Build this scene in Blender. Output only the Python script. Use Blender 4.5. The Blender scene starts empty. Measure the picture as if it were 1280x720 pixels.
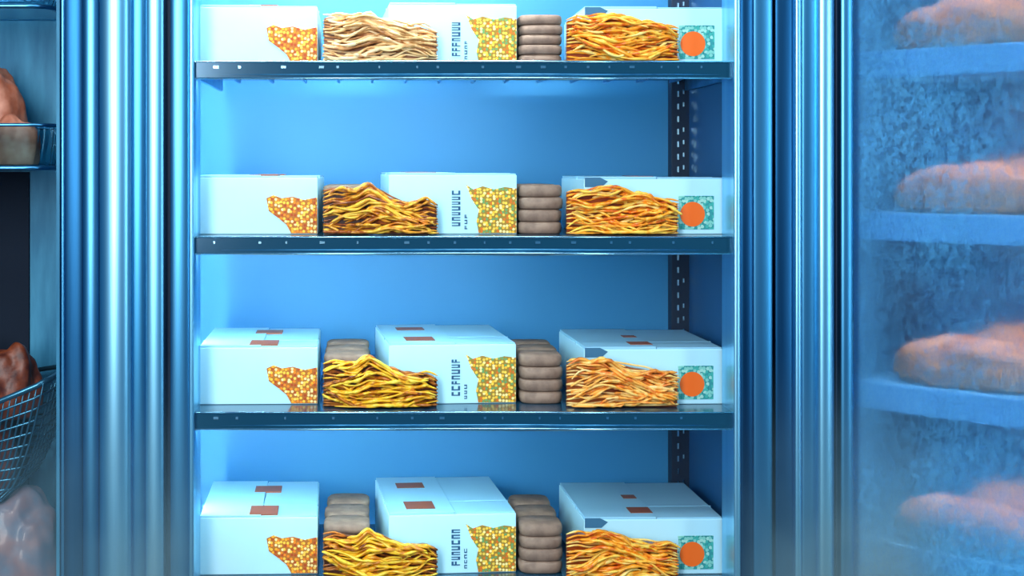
import bpy, bmesh, math, random
from mathutils import Vector, noise, Matrix
S=bpy.context.scene
S.view_settings.view_transform='Standard'
CX,CD,CZ=-0.16,1.8,1.4
def P(px,py,y=0.0):
    s=(CD+y)/1800.0
    return (CX+(px-480)*s, y, CZ+(210-py)*s)
def X(px,y=0.0): return P(px,0,y)[0]
def Z(py,y=0.0): return P(0,py,y)[2]

# ---------------- materials ----------------
def mat(name,col,rough=0.5,metal=0.0,var=None,scale=20,stretch=(1,1,1),bump=0.0,emit=None,es=0,spec=None,coat=0,pos=(0.35,0.65)):
    m=bpy.data.materials.new(name); m.use_nodes=True
    nt=m.node_tree; b=nt.nodes['Principled BSDF']
    b.inputs['Base Color'].default_value=(*col,1); b.inputs['Roughness'].default_value=rough
    b.inputs['Metallic'].default_value=metal
    b.inputs['Coat Weight'].default_value=coat
    if spec is not None: b.inputs['Specular IOR Level'].default_value=spec
    if emit: b.inputs['Emission Color'].default_value=(*emit,1); b.inputs['Emission Strength'].default_value=es
    if var or bump:
        tc=nt.nodes.new('ShaderNodeTexCoord'); mp=nt.nodes.new('ShaderNodeMapping'); mp.inputs['Scale'].default_value=stretch
        n=nt.nodes.new('ShaderNodeTexNoise'); n.inputs['Scale'].default_value=scale; n.inputs['Detail'].default_value=5
        nt.links.new(tc.outputs['Object'],mp.inputs[0]); nt.links.new(mp.outputs[0],n.inputs['Vector'])
        if var:
            r=nt.nodes.new('ShaderNodeValToRGB'); r.color_ramp.elements[0].position=pos[0]; r.color_ramp.elements[1].position=pos[1]
            r.color_ramp.elements[0].color=(*col,1); r.color_ramp.elements[1].color=(*var,1)
            nt.links.new(n.outputs['Fac'],r.inputs[0]); nt.links.new(r.outputs[0],b.inputs['Base Color'])
        if bump:
            bp=nt.nodes.new('ShaderNodeBump'); bp.inputs['Strength'].default_value=bump; bp.inputs['Distance'].default_value=0.002
            nt.links.new(n.outputs['Fac'],bp.inputs['Height']); nt.links.new(bp.outputs[0],b.inputs['Normal'])
    return m
def voro(name,cols,scale,gap):
    m=bpy.data.materials.new(name); m.use_nodes=True; nt=m.node_tree; b=nt.nodes['Principled BSDF']
    b.inputs['Roughness'].default_value=0.5; b.inputs['Specular IOR Level'].default_value=0.2
    tc=nt.nodes.new('ShaderNodeTexCoord'); v=nt.nodes.new('ShaderNodeTexVoronoi'); v.inputs['Scale'].default_value=scale
    v.inputs['Randomness'].default_value=0.6
    v.voronoi_dimensions='2D'
    mp=nt.nodes.new('ShaderNodeMapping'); mp.inputs['Rotation'].default_value=(math.radians(90),0,0)
    nt.links.new(tc.outputs['Object'],mp.inputs[0]); nt.links.new(mp.outputs[0],v.inputs['Vector'])
    sp=nt.nodes.new('ShaderNodeSeparateColor'); nt.links.new(v.outputs['Color'],sp.inputs[0])
    r=nt.nodes.new('ShaderNodeValToRGB'); r.color_ramp.interpolation='CONSTANT'
    e=r.color_ramp.elements
    while len(e)<len(cols): e.new(0.5)
    for i,c in enumerate(cols): e[i].position=i/len(cols); e[i].color=(*c,1)
    nt.links.new(sp.outputs[0],r.inputs[0])
    g=nt.nodes.new('ShaderNodeMath'); g.operation='GREATER_THAN'; g.inputs[1].default_value=gap[0]
    nt.links.new(v.outputs['Distance'],g.inputs[0])
    mx=nt.nodes.new('ShaderNodeMix'); mx.data_type='RGBA'; mx.inputs['B'].default_value=(*gap[1],1)
    nt.links.new(g.outputs[0],mx.inputs['Factor']); nt.links.new(r.outputs[0],mx.inputs['A'])
    nt.links.new(mx.outputs['Result'],b.inputs['Base Color'])
    return m
M={}
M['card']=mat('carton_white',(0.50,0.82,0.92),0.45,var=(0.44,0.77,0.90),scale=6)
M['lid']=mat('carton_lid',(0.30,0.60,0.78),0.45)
M['notch_shade']=mat('carton_notch_shade',(0.03,0.14,0.26),0.6)
M['brown']=mat('carton_sticker',(0.26,0.07,0.03),0.5)
M['ink']=mat('ink',(0.01,0.09,0.20),0.6)
M['orange']=mat('orange_ink',(0.95,0.15,0.01),0.4)
M['dots']=voro('granule_print',[(1.0,0.58,0.06),(0.9,0.24,0.02),(1.0,0.62,0.10),(0.50,0.07,0.02),(1.0,0.78,0.34),(0.95,0.42,0.03)],245,(0.42,(0.50,0.15,0.025)))
M['dots2']=voro('granule_print_b',[(1.0,0.64,0.08),(0.16,0.34,0.12),(1.0,0.50,0.04),(0.85,0.56,0.08),(1.0,0.80,0.32),(0.7,0.16,0.02)],245,(0.42,(0.36,0.20,0.03)))
M['teal']=voro('teal_print',[(0.06,0.42,0.36),(0.22,0.58,0.50),(0.04,0.30,0.30),(0.36,0.68,0.58)],260,(0.6,(0.02,0.22,0.22)))
M['patty']=mat('patty_brown',(0.20,0.125,0.09),0.75,var=(0.32,0.21,0.15),scale=70,bump=0.5)
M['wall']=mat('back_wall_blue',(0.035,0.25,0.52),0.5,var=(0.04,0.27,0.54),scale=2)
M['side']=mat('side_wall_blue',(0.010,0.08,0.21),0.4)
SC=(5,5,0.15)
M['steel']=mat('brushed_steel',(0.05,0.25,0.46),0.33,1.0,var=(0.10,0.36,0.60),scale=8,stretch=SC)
M['steel_bright_refl']=mat('steel_bright_reflection',(0.34,0.74,0.95),0.33,1.0,var=(0.18,0.55,0.82),scale=8,stretch=SC)  # bright reflections on the posts, put into the base colour
M['steel_dark_refl']=mat('steel_dark_reflection',(0.008,0.06,0.15),0.35,1.0,var=(0.025,0.13,0.28),scale=8,stretch=SC)  # dark reflections between them, also put into the base colour
M['navy']=mat('navy_gasket',(0.004,0.02,0.05),0.6)
M['liner']=mat('dark_liner',(0.014,0.022,0.038),0.9,spec=0.1)
M['shelf']=mat('shelf_tint',(0.01,0.07,0.13),0.15,0.3)
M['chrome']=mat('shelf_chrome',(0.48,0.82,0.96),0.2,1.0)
M['lightblue']=mat('shelf_panel_blue',(0.13,0.42,0.74),0.4)
M['bread']=mat('bread_crust',(0.38,0.12,0.05),0.7,var=(0.58,0.24,0.11),scale=25,bump=0.6)
M['floor']=mat('floor_tile',(0.05,0.08,0.12),0.4,var=(0.06,0.10,0.14),scale=5)
M['tealp']=mat('teal_panel',(0.025,0.19,0.34),0.5,var=(0.06,0.31,0.50),scale=9,stretch=(6,1,1),spec=0.25)
M['meat']=mat('pink_meat',(0.36,0.09,0.04),0.5,var=(0.60,0.24,0.15),scale=45,bump=0.5)
M['meatd']=mat('dark_meat',(0.06,0.010,0.005),0.45,var=(0.24,0.05,0.015),scale=60,bump=0.7)
M['wire']=mat('basket_wire',(0.04,0.16,0.25),0.3,0.8)
M['wrap']=mat('wrapped_meat',(0.08,0.13,0.20),0.5,var=(0.22,0.13,0.13),scale=30,bump=0.6,coat=0.15)
def glassmat(name,col,rough,ior,frost=None):
    m=bpy.data.materials.new(name); m.use_nodes=True; nt=m.node_tree; b=nt.nodes['Principled BSDF']
    b.inputs['Base Color'].default_value=(*col,1); b.inputs['Roughness'].default_value=rough
    b.inputs['Transmission Weight'].default_value=1; b.inputs['IOR'].default_value=ior
    if frost:
        out=nt.nodes['Material Output']
        d=nt.nodes.new('ShaderNodeBsdfDiffuse'); d.inputs[0].default_value=(*frost,1)
        mx=nt.nodes.new('ShaderNodeMixShader')
        tc=nt.nodes.new('ShaderNodeTexCoord'); mp=nt.nodes.new('ShaderNodeMapping'); mp.inputs['Scale'].default_value=(45,45,30)
        n=nt.nodes.new('ShaderNodeTexNoise'); n.inputs['Scale'].default_value=3; n.inputs['Detail'].default_value=10; n.inputs['Roughness'].default_value=0.85
        n2=nt.nodes.new('ShaderNodeTexNoise'); n2.inputs['Scale'].default_value=6
        nt.links.new(tc.outputs['Object'],mp.inputs[0]); nt.links.new(mp.outputs[0],n.inputs['Vector']); nt.links.new(tc.outputs['Object'],n2.inputs['Vector'])
        r=nt.nodes.new('ShaderNodeMapRange'); r.inputs[1].default_value=0.44; r.inputs[2].default_value=0.68; r.inputs[3].default_value=0.06; r.inputs[4].default_value=0.85
        nt.links.new(n.outputs['Fac'],r.inputs[0])
        mu=nt.nodes.new('ShaderNodeMath'); mu.operation='MULTIPLY'
        r2=nt.nodes.new('ShaderNodeMapRange'); r2.inputs[1].default_value=0.35; r2.inputs[2].default_value=0.65; r2.inputs[3].default_value=0.3; r2.inputs[4].default_value=1.0
        nt.links.new(n2.outputs['Fac'],r2.inputs[0]); nt.links.new(r.outputs[0],mu.inputs[0]); nt.links.new(r2.outputs[0],mu.inputs[1])
        sx=nt.nodes.new('ShaderNodeSeparateXYZ'); nt.links.new(tc.outputs['Object'],sx.inputs[0])
        def add(a,sock,v0,v1,o0,o1):
            r3=nt.nodes.new('ShaderNodeMapRange'); r3.interpolation_type='SMOOTHSTEP'
            for k,v in zip((1,2,3,4),(v0,v1,o0,o1)): r3.inputs[k].default_value=v
            nt.links.new(sock,r3.inputs[0]); ad=nt.nodes.new('ShaderNodeMath'); ad.use_clamp=True
            nt.links.new(a,ad.inputs[0]); nt.links.new(r3.outputs[0],ad.inputs[1]); return ad.outputs[0]
        s=add(mu.outputs[0],sx.outputs[0],0.0,0.08,0.30,0.0)
        s=add(s,sx.outputs[2],0.85,1.15,0.4,0.0)
        nt.links.new(s,mx.inputs[0]); nt.links.new(b.outputs[0],mx.inputs[1]); nt.links.new(d.outputs[0],mx.inputs[2]); nt.links.new(mx.outputs[0],out.inputs[0])
    return m
M['frost']=glassmat('frosted_glass',(0.74,0.88,1.0),0.34,1.16,(0.10,0.40,0.72))
M['trayglass']=glassmat('tray_acrylic',(0.55,0.85,0.95),0.08,1.25)

# ---------------- mesh helpers ----------------
def obj(name,bm,mats,parent=None,loc=(0,0,0),smooth=False,rotz=0):
    me=bpy.data.meshes.new(name); bm.to_mesh(me); bm.free()
    for m in mats: me.materials.append(M[m] if isinstance(m,str) else m)
    if smooth:
        for p in me.polygons: p.use_smooth=True
    o=bpy.data.objects.new(name,me); S.collection.objects.link(o); o.location=loc; o.rotation_euler[2]=rotz
    if parent: o.parent=parent
    return o
def empty(name,loc=(0,0,0),rotz=0):
    e=bpy.data.objects.new(name,None); S.collection.objects.link(e); e.location=loc; e.rotation_euler[2]=rotz; e.empty_display_size=0.05
    return e
def box(bm,x0,x1,y0,y1,z0,z1,mi=0,bev=0.0):
    vs=[bm.verts.new((x,y,z)) for x in(x0,x1) for y in(y0,y1) for z in(z0,z1)]
    fs=[(0,1,3,2),(4,6,7,5),(0,4,5,1),(2,3,7,6),(0,2,6,4),(1,5,7,3)]
    out=[]
    for f in fs:
        F=bm.faces.new([vs[i] for i in f]); F.material_index=mi; out.append(F)
    if bev>0:
        es=set(e for f in out for e in f.edges)
        r=bmesh.ops.bevel(bm,geom=list(es),offset=bev,segments=2,profile=0.6,affect='EDGES')
        for f in r['faces']: f.material_index=mi
def poly(bm,pts,y,mi,th=0.0004):
    a=[bm.verts.new((x,y,z)) for x,z in pts]; b=[bm.verts.new((x,y+th,z)) for x,z in pts]
    f=bm.faces.new(a); f.material_index=mi; f.normal_update()
    if f.normal.y>0: f.normal_flip()
    n=len(pts)
    for i in range(n):
        g=bm.faces.new([a[i],a[(i+1)%n],b[(i+1)%n],b[i]]); g.material_index=mi
def tube(bm,pts,r,seg=6,mi=0,flat=1.0,closed=False,taper=0):
    rings=[]; n=len(pts)
    for i,p in enumerate(pts):
        a=Vector(pts[max(0,i-1)]) ; b=Vector(pts[min(n-1,i+1)])
        if closed: a=Vector(pts[(i-1)%n]); b=Vector(pts[(i+1)%n])
        t=(b-a).normalized(); up=Vector((0,0,1)) if abs(t.z)<0.9 else Vector((0,1,0))
        s=t.cross(up).normalized(); u=s.cross(t)
        rr=r
        if not closed and (i==0 or i==n-1): rr=r*0.4
        elif taper: rr=r*(0.5+0.5*math.sin(math.pi*i/(n-1))**0.5)*(1+0.25*math.sin(i*0.9+taper))
        rings.append([bm.verts.new(Vector(p)+s*math.cos(k*2*math.pi/seg)*rr+u*math.sin(k*2*math.pi/seg)*rr*flat) for k in range(seg)])
    for i in range(n if closed else n-1):
        A=rings[i];B=rings[(i+1)%n]
        for k in range(seg):
            f=bm.faces.new([A[k],A[(k+1)%seg],B[(k+1)%seg],B[k]]); f.material_index=mi; f.smooth=True
    if not closed:
        for R in(rings[0],rings[-1]):
            f=bm.faces.new(R); f.material_index=mi
def extrude_profile(name,prof,z0,z1,m,parent,smooth=True):
    bm=bmesh.new()
    a=[bm.verts.new((x,y,z0)) for x,y in prof]; b=[bm.verts.new((x,y,z1)) for x,y in prof]
    n=len(prof)
    for i in range(n): bm.faces.new([a[i],a[(i+1)%n],b[(i+1)%n],b[i]])
    bm.faces.new(a); bm.faces.new(b)
    bmesh.ops.recalc_face_normals(bm,faces=bm.faces)
    o=obj(name,bm,[m],parent)
    if smooth:
        for p in o.data.polygons: p.use_smooth=len(p.vertices)==4
        md=o.modifiers.new('es','EDGE_SPLIT'); md.split_angle=math.radians(40)
    return o
def arcprof(px0,px1,yf,yb,bulge):
    x0,x1=X(px0,yf),X(px1,yf); c=(x0+x1)/2; w=(x1-x0)/2
    pts=[(x0,yb)]
    for i in range(17):
        t=-1+i/8
        pts.append((c+w*t, yf+bulge*(1-math.sqrt(max(0,1-t*t*0.90)))))
    pts.append((x1,yb)); return pts

# ---------------- room shell ----------------
bm=bmesh.new(); box(bm,-3,3,-4,1.2,-0.05,0); obj('floor',bm,['floor'])
bm=bmesh.new(); box(bm,-3,3,1.2,1.25,0,2.8); obj('wall_back',bm,['side'])

# ---------------- cabinet ----------------
YB=0.29
xl,xr=X(243),X(917)
xw=X(192)
cab=empty('refrigerated_display_cabinet',((xl+xr)/2,0.1,0))
def child(o,p):
    o.parent=p; o.matrix_parent_inverse=Matrix.Translation(-Vector(p.location))
    return o
def cbox(name,par,m,*a,bev=0):
    bm=bmesh.new(); box(bm,*a,bev=bev); o=obj(name,bm,[m]); return child(o,par)
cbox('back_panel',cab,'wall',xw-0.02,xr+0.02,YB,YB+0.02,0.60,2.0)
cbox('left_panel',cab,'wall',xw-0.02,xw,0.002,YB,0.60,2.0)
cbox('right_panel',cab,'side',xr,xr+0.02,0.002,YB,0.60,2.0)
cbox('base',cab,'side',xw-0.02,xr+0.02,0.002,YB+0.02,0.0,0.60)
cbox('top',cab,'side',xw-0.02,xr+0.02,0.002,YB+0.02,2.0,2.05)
bm=bmesh.new()
ux0,ux1=X(838,0.27),X(862,0.27)
box(bm,ux0,ux1,0.262,0.288,0.6,2.0,0,0.001)
z=0.62; rnd=random.Random(9)
while z<1.98:
    box(bm,ux0+0.008,ux0+0.0105,0.2605,0.263,z,z+0.008,1)
    if rnd.random()<0.6: box(bm,ux0+0.016,ux0+0.018,0.2605,0.263,z+0.004,z+0.010,1)
    z+=0.018
child(obj('slotted_upright',bm,['navy','chrome']),cab)

ROWZ=[CZ+(210-py)/1000 for py in (80,293,506,719)]
rnd=random.Random(5)
for i,z in enumerate(ROWZ):
    bm=bmesh.new()
    box(bm,xl+0.001,xr-0.001,-0.048,0.258,z-0.005,z,0)
    yf=-0.052
    box(bm,xl+0.001,xr-0.001,yf,-0.048,z-0.022,z,0)
    tube(bm,[(xl+0.002,yf,z-0.001),(0,yf,z-0.001),(xr-0.002,yf,z-0.001)],0.0020,8,1)
    tube(bm,[(xl+0.002,yf,z-0.021),(0,yf,z-0.021),(xr-0.002,yf,z-0.021)],0.0024,8,1)
    tube(bm,[(xl+0.002,yf+0.001,z-0.0165),(0,yf+0.001,z-0.0165),(xr-0.002,yf+0.001,z-0.0165)],0.0022,8,2)
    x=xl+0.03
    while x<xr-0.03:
        w=rnd.choice([0.002,0.003,0.006]); box(bm,x,x+w,yf-0.001,yf,z-0.009,z-0.006,1); x+=rnd.uniform(0.02,0.06)  # bright dashes for clip slots and painted product reflections on the rail
    for k in range(14):
        xx=xl+0.03+k*(xr-xl-0.06)/13; box(bm,xx,xx+0.003,-0.046,0.255,z-0.009,z-0.005,2)
    for xx in (xl+0.003,xr-0.008):
        box(bm,xx,xx+0.004,-0.04,0.255,z-0.02,z-0.005,2)
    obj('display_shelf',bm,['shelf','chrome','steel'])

# ---------------- cartons ----------------
def L(px): return (px-640)/1000
def H(py): return (506-py)/1000
def carton_base(bm,w,h,d):
    box(bm,0,w,0,d,0,h-0.003,0,0.0012)
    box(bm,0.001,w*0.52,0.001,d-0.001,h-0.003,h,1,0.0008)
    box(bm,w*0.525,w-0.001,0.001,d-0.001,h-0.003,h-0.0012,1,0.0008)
    box(bm,-0.0005,w+0.0005,d*0.30,d*0.305,h-0.004,h-0.0008,1)
def glyphs(bm,x0,x1,z0,z1,mi,seed):
    r=random.Random(seed); z=z0
    while z<z1-0.004:
        hh=r.uniform(0.0035,0.0055); w=(x1-x0)
        k=r.randint(0,4)
        bar=lambda a,b,c,d: poly(bm,[(x0+a*w,z+c*hh),(x0+b*w,z+c*hh),(x0+b*w,z+d*hh),(x0+a*w,z+d*hh)],-0.0005,mi)
        bar(0,.9,0,.28)
        if k in(0,1,3): bar(0,.9,.7,1)
        if k in(0,2,4): bar(0,.22,.28,1)
        if k in(1,2,3): bar(.68,.9,.28,1)
        if k==4: bar(.35,.55,.28,1)
        z+=hh+0.0022
def carton(kind,z,rot,seed):
    bm=bmesh.new()
    if kind=='A':
        x0,x1,h,d=L(249),L(397),0.074,0.20; w=x1-x0; carton_base(bm,w,h,d)
        p=[(333,461),(342,457),(352,461),(366,459),(380,463),(396.5,460),(396.5,505),(364,505),(358,494),(347,485),(336,477)]
        poly(bm,[(L(a)-x0,H(b)) for a,b in p],-0.0005,3)
        box(bm,w*.42,w*.66,0.004,0.05,h-0.0015,h+0.0006,2); box(bm,w*.42,w*.66,0.13,0.165,h-0.0015,h+0.0006,2)
        mats=['card','lid','brown','dots']
    elif kind=='C':
        x0,x1,h,d=L(486),L(647),0.077,0.21; w=x1-x0; carton_base(bm,w,h,d)
        p=[(583,444),(592,450),(604,446),(618,450),(632,447),(646.5,449),(646.5,505),(599,505),(596,490),(599,476),(590,462)]
        poly(bm,[(L(a)-x0,H(b)) for a,b in p],-0.0005,3)
        glyphs(bm,L(565)-x0,L(577)-x0,0.010,0.058,4,seed)
        glyphs(bm,L(581)-x0,L(585)-x0,0.006,0.030,4,seed+1)
        box(bm,w*.15,w*.38,0.02,0.06,h-0.0015,h+0.0006,2); box(bm,w*.15,w*.38,0.14,0.17,h-0.0015,h+0.0006,2)
        mats=['card','lid','brown','dots2','ink']
    else:
        x0,x1,h,d=L(730),L(905),0.072,0.20; w=x1-x0; carton_base(bm,w,h,d)
        p=[(848,458),(893,458),(893,500),(850,500),(847,485),(850,472)]
        poly(bm,[(L(a)-x0,H(b)) for a,b in p],-0.0005,3)
        c=(L(866)-x0,H(481)); poly(bm,[(c[0]+.0155*math.cos(t*math.pi/16),c[1]+.0155*math.sin(t*math.pi/16)) for t in range(32)],-0.001,5)
        box(bm,w*.36,w*.52,0.02,0.05,h-0.0015,h+0.0006,2); box(bm,w*.40,w*.50,0.10,0.12,h-0.0015,h+0.0006,2)
        # flat dark patch painting the shade inside an open tuck notch, left front lid corner
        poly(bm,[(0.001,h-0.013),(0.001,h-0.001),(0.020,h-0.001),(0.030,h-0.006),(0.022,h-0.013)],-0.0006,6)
        mats=['card','lid','brown','teal','ink','orange','notch_shade']
    obj('food_carton',bm,mats,loc=(x0,0,z+0.0002),rotz=rot)

# ---------------- noodles ----------------
def interp(arr,t):
    t=max(0,min(0.9999,t))*(len(arr)-1); i=int(t); f=t-i; return arr[i]*(1-f)+arr[i+1]*f
def noodles(px0,px1,prof,mats,z,seed,n,tw):
    r=random.Random(seed); bm=bmesh.new(); w=(px1-px0)/1000
    pts=[(w*0.02,0.0005)]+[(w*(0.02+0.96*i/24),interp(prof,i/24)*0.92) for i in range(25)]+[(w*0.98,0.0005)]
    poly(bm,pts,-0.014,0,0.011)  # backing body, its dark colour stands in for shade in the gaps
    ph=r.uniform(0,6)
    for k in range(n):
        v=(k+0.5)/n; dep=r.choice([0,0,1,1]); rad=r.uniform(0.0020,0.0040)
        ln=r.choice([0.3,0.4,0.5,0.65,0.9]); a=r.uniform(0,1-ln)*w+r.uniform(0,.012)*w; b=a+ln*w*0.98
        A=r.uniform(0.001,0.004)*tw; f1=r.uniform(1.0,2.8); p1=r.uniform(0,6); N=30; sl=r.uniform(-0.25,0.25)*tw
        path=[]
        for i in range(N):
            t=i/(N-1); x=a+(b-a)*t; tt=x/w
            Hh=interp(prof,tt)
            vv=v+sl*(tt-0.5)+0.10*tw*math.sin(6*tt+ph+v*4)
            zz=vv*Hh+A*math.sin(f1*6.28*tt+p1)
            zz=max(rad+0.0005,min(Hh-0.0005+0.0020*math.sin(22*tt+p1),zz))
            y=-0.0185-0.007*dep+0.003*math.sin(5*tt+p1*2)+0.002*math.sin(17*tt+p1)
            path.append((x,y,zz))
        tube(bm,path,rad,7,r.choice([1,1,1,1,2,2,2,3]),0.62,taper=p1+0.1)
    for k in range(14):
        v=(k+0.5)/14; p1=r.uniform(0,6); path=[]
        for i in range(30):
            tt=0.01+0.98*i/29; Hh=interp(prof,tt)
            path.append((tt*w,-0.0155,max(0.0025,min(Hh,v*Hh+0.002*math.sin(9*tt+p1)))))
        tube(bm,path,0.0016,6,r.choice([2,3,3]),0.8)
    obj('noodle_bundle',bm,mats,loc=(L(px0),-0.003,z+0.0002))
def nm(name,c,c2,rough=0.30): return mat(name,c,rough,var=c2,scale=85,pos=(0.40,0.54))
pal={
 'pale':[nm('n_pale_gap_shade',(0.22,0.08,0.03),(0.3,0.12,0.05)),nm('n_pale1',(0.70,0.36,0.12),(1.0,0.68,0.30)),nm('n_pale2',(0.90,0.52,0.22),(1,0.76,0.42)),nm('n_pale3',(0.42,0.16,0.05),(0.7,0.34,0.12))],
 'brown':[nm('n_br_gap_shade',(0.05,0.01,0.004),(0.08,0.02,0.005)),nm('n_br1',(0.75,0.24,0.015),(1.0,0.62,0.06)),nm('n_br2',(0.38,0.09,0.01),(0.95,0.42,0.03)),nm('n_br3',(0.14,0.025,0.006),(0.38,0.09,0.01))],
 'gold':[nm('n_go_gap_shade',(0.06,0.015,0.003),(0.09,0.02,0.004)),nm('n_go1',(0.95,0.42,0.01),(1.0,0.70,0.06)),nm('n_go2',(0.65,0.20,0.01),(1.0,0.56,0.02)),nm('n_go3',(0.16,0.03,0.004),(0.55,0.16,0.008))],
 'orange':[nm('n_or_gap_shade',(0.20,0.03,0.003),(0.30,0.05,0.004)),nm('n_or1',(1.0,0.34,0.01),(1.0,0.62,0.08)),nm('n_or2',(0.75,0.12,0.004),(1.0,0.38,0.02)),nm('n_or3',(1.0,0.50,0.06),(1,0.74,0.22))],
 'peach':[nm('n_pe_gap_shade',(0.25,0.05,0.01),(0.32,0.08,0.01)),nm('n_pe1',(1.0,0.36,0.03),(1.0,0.62,0.16)),nm('n_pe2',(0.75,0.16,0.015),(1.0,0.42,0.06)),nm('n_pe3',(1.0,0.54,0.12),(1,0.74,0.30))],
}
PB=[.057,.062,.058,.056,.063,.055,.048,.043,.044,.046,.038]
PB1=[.060,.060,.058,.060,.060,.056,.053,.050,.050,.046,.040]
PE=[.056,.060,.058,.061,.060,.056,.052,.050,.046,.047,.042]
# ---------------- patties ----------------
def patties(px0,px1,rows,z,seed,layers=5,th=0.0125,y0=0.0):
    r=random.Random(seed); bm=bmesh.new(); w=(px1-px0)/1000; R=w/2
    for j in range(rows):
        zz=0
        for k in range(layers):
            cx=R+r.uniform(-.001,.001); cy=y0+R+j*(w+0.002); rr=R*r.uniform(0.95,0.985); s=r.uniform(0,9)
            prof=[(0,0),(0.90,0),(0.97,0.10),(1,0.45),(0.985,0.8),(0.90,0.97),(0,1)]
            N=28; prev=None; hh=th*r.uniform(.97,1)
            for q,(a,b) in enumerate(prof):
                if a==0: ring=[bm.verts.new((cx,cy,zz+b*hh))]
                else:
                    ring=[]
                    for i in range(N):
                        t=i*2*math.pi/N; c,sn=math.cos(t),math.sin(t)
                        k2=(abs(c)**4+abs(sn)**4)**(-1/4)
                        rad=rr*a*k2*(1-0.03*abs(noise.noise((c*2+s,sn*2,k))))
                        ring.append(bm.verts.new((cx+rad*c,cy+rad*sn,zz+b*hh+(0.0006*noise.noise((c*3,sn*3,s)) if 0.1<b<0.9 else 0))))
                if prev:
                    for i in range(N):
                        if len(prev)==1: f=bm.faces.new([prev[0],ring[(i+1)%N],ring[i]])
                        elif len(ring)==1: f=bm.faces.new([prev[i],prev[(i+1)%N],ring[0]])
                        else: f=bm.faces.new([prev[i],prev[(i+1)%N],ring[(i+1)%N],ring[i]])
                        f.smooth=True
                prev=ring
            zz+=th
    obj('patty_stack',bm,['patty'],loc=(L(px0),0,z+0.0003))

for i,z in enumerate(ROWZ):
    carton('A',z,math.radians([1,0,1.5,2][i]),i*7)
    carton('C',z,math.radians([3,3,5,5][i]),i*7+3)
    carton('E',z,math.radians([0,1,2,2][i]),i*7+5)
    noodles(403,548,PB1 if i==0 else PB,pal[['pale','brown','gold','gold'][i]],z,11+i,54,1.4 if i else 1.1)
    noodles(704,846,PE,pal[['orange','orange','peach','orange'][i]],z,31+i,54,1.3)
    patties(648.5,706,3,z,50+i,4 if i else 5,0.0155 if i else 0.0125,0.002)
    patties(402,462,3,z,70+i,5,0.0122,0.004)

# ---------------- frames ----------------
def frame(name,parts,z0=0,z1=2.05):
    c=(X(parts[0][0])+X(parts[-1][1]))/2
    e=empty(name,(c,-0.05,0))
    for k,(a,b,yf,yb,bul,m) in enumerate(parts):
        o=extrude_profile(f'profile_{k+1}',arcprof(a,b,yf,yb,bul),z0,z1,M[m],None); child(o,e)
    return e
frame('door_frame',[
 (76,80,-0.054,0.0,0.001,'steel'),(80,103,-0.052,0.0,0.002,'steel_dark_refl'),(103,123,-0.056,0.0,0.004,'steel'),
 (123,162,-0.072,0.0,0.010,'steel_bright_refl'),(162,182,-0.056,0.0,0.003,'steel'),(182,204,-0.066,0.0,0.004,'steel_bright_refl'),
 (204,213,-0.045,0.0,0.001,'navy'),(213,236,-0.062,0.0,0.003,'steel'),(236,242,-0.064,0.0,0.002,'steel_bright_refl')])
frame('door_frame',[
 (918,926,-0.064,0.0,0.002,'steel_bright_refl'),(926,942,-0.060,0.0,0.002,'steel_dark_refl'),(942,966,-0.055,0.0,0.002,'steel'),(966,970,-0.045,0.0,0.001,'navy'),
 (970,994,-0.060,0.0,0.002,'steel_dark_refl'),(994,1003,-0.066,0.0,0.003,'steel_bright_refl'),(1003,1024,-0.062,0,0.002,'steel'),
 (1024,1044,-0.072,0.0,0.005,'steel_bright_refl'),(1044,1052,-0.06,0.0,0.001,'navy'),(1052,1068,-0.078,0.0,0.003,'steel')])

# ---------------- right side bread case (angled) ----------------
ax,ay=X(1064,-0.03),-0.03
bx,by=X(1330,-0.22),-0.22
ang=math.atan2(by-ay,bx-ax); Ln=math.hypot(bx-ax,by-ay)
bc=empty('bread_display_case',(ax,ay,0),ang)
def lbox(name,m,*a,bev=0):
    bm=bmesh.new(); box(bm,*a,bev=bev); o=obj(name,bm,[m]); o.parent=bc; return o
lbox('back_panel','side',-0.02,Ln+0.1,0.22,0.24,0.3,2.0)
lbox('base','side',0.0,Ln+0.1,0.0,0.24,0.0,0.3)
lbox('glass_door','frost',0.002,Ln+0.1,-0.012,-0.006,0.3,2.0)
lbox('end_panel','side',Ln+0.1,Ln+0.12,-0.012,0.24,0.0,2.0)
shz=[Z(68,0.0),Z(264,0.0),Z(470,0.0),Z(662,0.0)]
for k,zz in enumerate(shz): lbox(f'shelf_{k+1}','lightblue',0.004,Ln+0.099,0.003,0.21,zz-0.034,zz,bev=0.003)
def loaf(x,y,z,l,w,h,seed,rot=0):
    bm=bmesh.new(); bmesh.ops.create_uvsphere(bm,u_segments=48,v_segments=28,radius=1)
    for v in bm.verts:
        c=v.co.copy()
        px_=c.z; py_=c.x; pz_=c.y
        px_=math.copysign(abs(px_)**0.85,px_)
        q=noise.noise((px_*2+seed,py_*2,pz_*2))*0.10
        cut=0
        if pz_>0.1:
            s=math.sin(px_*9+py_*2.5+seed); cut=-0.13*max(0,s)**4*pz_
        rr=1+q+cut
        zz=pz_*rr
        if zz<-0.55: zz=-0.55
        v.co=(px_*l/2*(1+q*.3),py_*rr*w/2,(zz+0.55)/1.55*h)
    o=obj('bread_loaf',bm,['bread'],smooth=True)
    R=Matrix.Rotation(ang,4,'Z'); p=Matrix.Translation((ax,ay,0))@R@Vector((x,y,z))
    o.location=p; o.rotation_euler[2]=ang+rot
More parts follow.
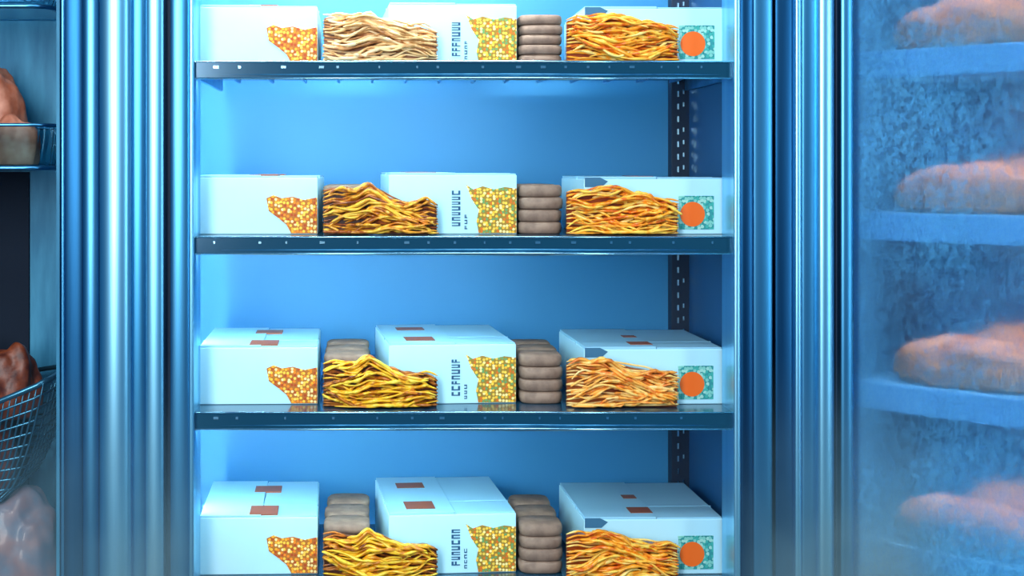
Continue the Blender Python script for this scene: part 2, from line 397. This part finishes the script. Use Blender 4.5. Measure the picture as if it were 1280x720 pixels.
for k,zz in enumerate(shz):
    loaf(0.128,0.050,zz+0.0005,0.19,0.072,0.060,k*3.1,0.05)
    loaf(0.30,0.055,zz+0.0005,0.13,0.08,0.056,k*3.1+1,-0.03)
    loaf(0.17,0.150,zz+0.0005,0.20,0.075,0.070,k*3.1+2,0.0)

# ---------------- left side meat case ----------------
mc=empty('meat_display_case',(X(30,0.0),0.1,0))
x0=X(-120,0.0); x1=X(76,0.0)-0.001
def mbox(name,m,*a,bev=0):
    bm=bmesh.new(); box(bm,*a,bev=bev); o=obj(name,bm,[m]); return child(o,mc)
mbox('back_panel','tealp',x0,x1,0.15,0.17,0.3,2.0)
mbox('dark_liner','liner',x0+0.001,X(36,0.145),0.145,0.1495,0.3,Z(215,0.145))
mbox('base','side',x0,x1,-0.04,0.17,0.0,0.3)
mbox('right_panel','tealp',x1,x1+0.004,-0.02,0.15,0.3,2.0)
mbox('left_panel','side',x0-0.01,x0,-0.04,0.17,0.0,2.0)
def lump(name,px,py,y,sx,sy,sz,m,seed):
    bm=bmesh.new(); bmesh.ops.create_icosphere(bm,subdivisions=5,radius=1)
    for v in bm.verts:
        c=v.co.copy(); q=noise.noise(c*1.3+Vector((seed,0,0)))*0.30+noise.noise(c*3.5+Vector((0,seed,0)))*0.06
        c=c*(1+q); c.z=max(c.z,-0.6); v.co=(c.x*sx,c.y*sy,(c.z+0.6)*sz)
    o=obj(name,bm,[m],smooth=True); o.location=P(px,py,y); return o
def tray(zpx,pr,depthh):
    z=Z(zpx,-0.02); xr_=X(pr,-0.03); bm=bmesh.new()
    def ring(ins,zz):
        X0,X1,Y0,Y1=x0+0.005+ins,xr_-ins,-0.03+ins,0.13-ins; R=0.03; out=[]
        for cx,cy,s in((X1-R,Y0+R,-90),(X1-R,Y1-R,0),(X0+R,Y1-R,90),(X0+R,Y0+R,180)):
            for k in range(7):
                a=math.radians(s+k*15); out.append(bm.verts.new((cx+R*math.cos(a),cy+R*math.sin(a),zz)))
        return out
    rs=[ring(0.008,z),ring(0.002,z+depthh*0.6),ring(0,z+depthh),ring(0.003,z+depthh),ring(0.005,z+depthh*0.6),ring(0.011,z+0.003)]
    for A,B in zip(rs,rs[1:]):
        for k in range(len(A)): bm.faces.new([A[k],A[(k+1)%len(A)],B[(k+1)%len(A)],B[k]])
    bm.faces.new(rs[0]); bm.faces.new(rs[-1])
    for (ins,zz,rr) in((0,z+depthh,0.0022),(0.006,z+0.002,0.003)):
        X0,X1,Y0,Y1=x0+0.005+ins,xr_-ins,-0.03+ins,0.13-ins; R=0.03; pts=[]
        for cx,cy,s in((X1-R,Y0+R,-90),(X1-R,Y1-R,0),(X0+R,Y1-R,90),(X0+R,Y0+R,180)):
            for k in range(7):
                a=math.radians(s+k*15); pts.append((cx+R*math.cos(a),cy+R*math.sin(a),zz))
        tube(bm,pts,rr,8,1,closed=True)
    bmesh.ops.recalc_face_normals(bm,faces=bm.faces)
    obj('serving_tray',bm,['trayglass','steel'],smooth=False); return z
tray(10,66,0.02)
tz=tray(212,64,0.055)
lump('meat_cut',16,206,0.005,0.032,0.022,0.038,'meat',1.2)
lump('meat_cut',-14,206,0.05,0.042,0.035,0.078,'meat',4.2)
lump('meat_cut',2,206,0.09,0.026,0.025,0.075,'meat',7.7)
# wire basket with sloping front
bm=bmesh.new()
zb,zt=Z(625,0.0),Z(500,0.0)
xa,xb_=x0+0.01,X(62,-0.01)
def xe_(f): return X(2,0)+(xb_-X(2,0))*(f**0.6)
def zrim(x): return max(0,(x-X(0,0)))*0.42
for k in range(11):
    f=k/10; zz=zb+(zt-zb)*f; xe=xe_(f); yf=0.0-0.025*f
    up=zrim(xe)*f
    tube(bm,[(xa,yf,zz),(min(xe-0.02,X(0,0)),yf,zz),(xe-0.012,yf,zz+up*.8),(xe-0.003,yf+0.004,zz+up),(xe,yf+0.014,zz+up),(xe,0.13,zz+up),(xa,0.13,zz)],0.0016 if k<10 else 0.004,6,0)
for k in range(22):
    f0=k/21; pts=[]
    for j in range(9):
        f=j/8; zz=zb+(zt-zb)*f; xe=xe_(f); xx=xa+(xe-0.004-xa)*f0; pts.append((xx,0.0-0.025*f,zz+zrim(xx)*f))
    tube(bm,pts,0.0014,6,0)
for k in range(6):
    pts=[]
    for j in range(9):
        f=j/8; zz=zb+(zt-zb)*f; xe=xe_(f); pts.append((xe,0.010+k*0.022,zz+zrim(xe)*f))
    tube(bm,pts,0.0014,6,0)
box(bm,xa,X(2,0),0.0,0.13,zb-0.002,zb,0)
obj('wire_basket',bm,['wire'])
lump('smoked_meat',-14,612,0.06,0.034,0.045,0.07,'meatd',2.2)
lump('smoked_meat',14,520,0.05,0.036,0.035,0.056,'meatd',5.2)
lump('smoked_meat',-30,540,0.05,0.036,0.035,0.07,'meatd',8.2)
mbox('shelf_1','lightblue',x0,x1,-0.03,0.149,Z(738)-0.01,Z(738))
lump('wrapped_meat',26,738,0.03,0.054,0.045,0.080,'wrap',3.1)
lump('wrapped_meat',-45,738,0.04,0.04,0.045,0.08,'wrap',6.1)

# ---------------- cold mist rolling out of the bottom of the doors ----------------
def mist(name,x0,x1,y0,y1,z0,z1,dens):
    m=bpy.data.materials.new(name); m.use_nodes=True; nt=m.node_tree; nt.nodes.remove(nt.nodes['Principled BSDF'])
    out=nt.nodes['Material Output']; vs=nt.nodes.new('ShaderNodeVolumeScatter'); vs.inputs['Color'].default_value=(0.40,0.78,1,1)
    tc=nt.nodes.new('ShaderNodeTexCoord'); sx=nt.nodes.new('ShaderNodeSeparateXYZ'); nt.links.new(tc.outputs['Generated'],sx.inputs[0])
    def mr(sock,a,b,c,d):
        r=nt.nodes.new('ShaderNodeMapRange'); r.interpolation_type='SMOOTHSTEP'
        for k,v in zip((1,2,3,4),(a,b,c,d)): r.inputs[k].default_value=v
        nt.links.new(sock,r.inputs[0]); return r.outputs[0]
    def mul(a,b):
        q=nt.nodes.new('ShaderNodeMath'); q.operation='MULTIPLY'; nt.links.new(a,q.inputs[0]); nt.links.new(b,q.inputs[1]); return q.outputs[0]
    d=mul(mr(sx.outputs[2],0.35,1,dens,0),mul(mr(sx.outputs[0],0,0.35,0,1),mr(sx.outputs[0],0.65,1,1,0)))
    n=nt.nodes.new('ShaderNodeTexNoise'); n.inputs['Scale'].default_value=9; nt.links.new(tc.outputs['Object'],n.inputs['Vector'])
    d=mul(d,mr(n.outputs['Fac'],0.35,0.65,0.3,1)); nt.links.new(d,vs.inputs['Density']); nt.links.new(vs.outputs[0],out.inputs['Volume'])
    bm=bmesh.new(); box(bm,x0,x1,y0,y1,z0,z1); obj(name,bm,[m])
mist('cold_mist',X(-20),X(330),-0.24,-0.09,0.45,1.20,9.0)
mist('cold_mist',X(860),X(1150),-0.24,-0.09,0.45,1.20,10.0)

# ---------------- lights ----------------
def area(name,loc,target,sx,sy,e,col):
    l=bpy.data.lights.new(name,'AREA'); l.shape='RECTANGLE'; l.size=sx; l.size_y=sy; l.energy=e; l.color=col
    o=bpy.data.objects.new(name,l); S.collection.objects.link(o); o.location=loc
    o.rotation_euler=(Vector(target)-Vector(loc)).to_track_quat('-Z','Y').to_euler()
area('room_lamp',(-0.9,-2.3,2.0),(0,0,1.2),0.5,1.6,52,(0.92,0.98,1))  # unseen softbox added as front light and for tall streaks on the posts
area('side_softbox',(1.5,-1.9,1.7),(0.2,0,1.2),0.3,1.6,16,(0.6,0.86,1))  # second softbox, added for highlights on the curved profiles
area('overhead_fill',(0,-1.2,2.7),(0,0,1.2),1.4,0.4,16,(0.88,0.96,1))  # overhead fill light, added without any fixture
for i,z in enumerate(ROWZ):
    area('shelf_fill',(-0.20,-0.040,z-0.026),(-0.2,0.29,z-0.16),0.40,0.008,[1.2,1.0,0.9,0.45][i],(0.6,0.90,1))  # added strip, out of sight, brightens the back wall below each shelf
area('mullion_fill',(X(228),0.02,1.35),(-0.12,0.29,1.35),0.02,1.3,4.6,(0.6,0.92,1))  # strip added behind the left post to brighten the wall's left side
area('top_fill',(-0.16,-0.03,1.75),(-0.16,0.2,1.5),0.45,0.03,3,(0.8,0.95,1))  # unseen strip added above the top row
p=Matrix.Translation((ax,ay,0))@Matrix.Rotation(ang,4,'Z')
for zz in shz+[Z(-130)]:
    a=p@Vector((0.16,0.03,zz-0.04)); b=p@Vector((0.16,0.1,zz-0.2)); area('case_fill',a,b,0.26,0.012,0.5,(0.95,0.88,0.85))  # strip added over each bread shelf to light the loaves
w=bpy.data.worlds.new('World'); S.world=w; w.use_nodes=True
bg=w.node_tree.nodes['Background']; bg.inputs[0].default_value=(0.06,0.36,0.74,1); bg.inputs[1].default_value=0.35

cam=bpy.data.cameras.new('Camera'); co=bpy.data.objects.new('Camera',cam); S.collection.objects.link(co)
co.location=(CX,-CD,CZ); co.rotation_euler=(math.radians(90),0,0)
cam.sensor_width=36; cam.lens=1800/1280*36; cam.shift_x=160/1280; cam.shift_y=-150/1280
S.camera=co
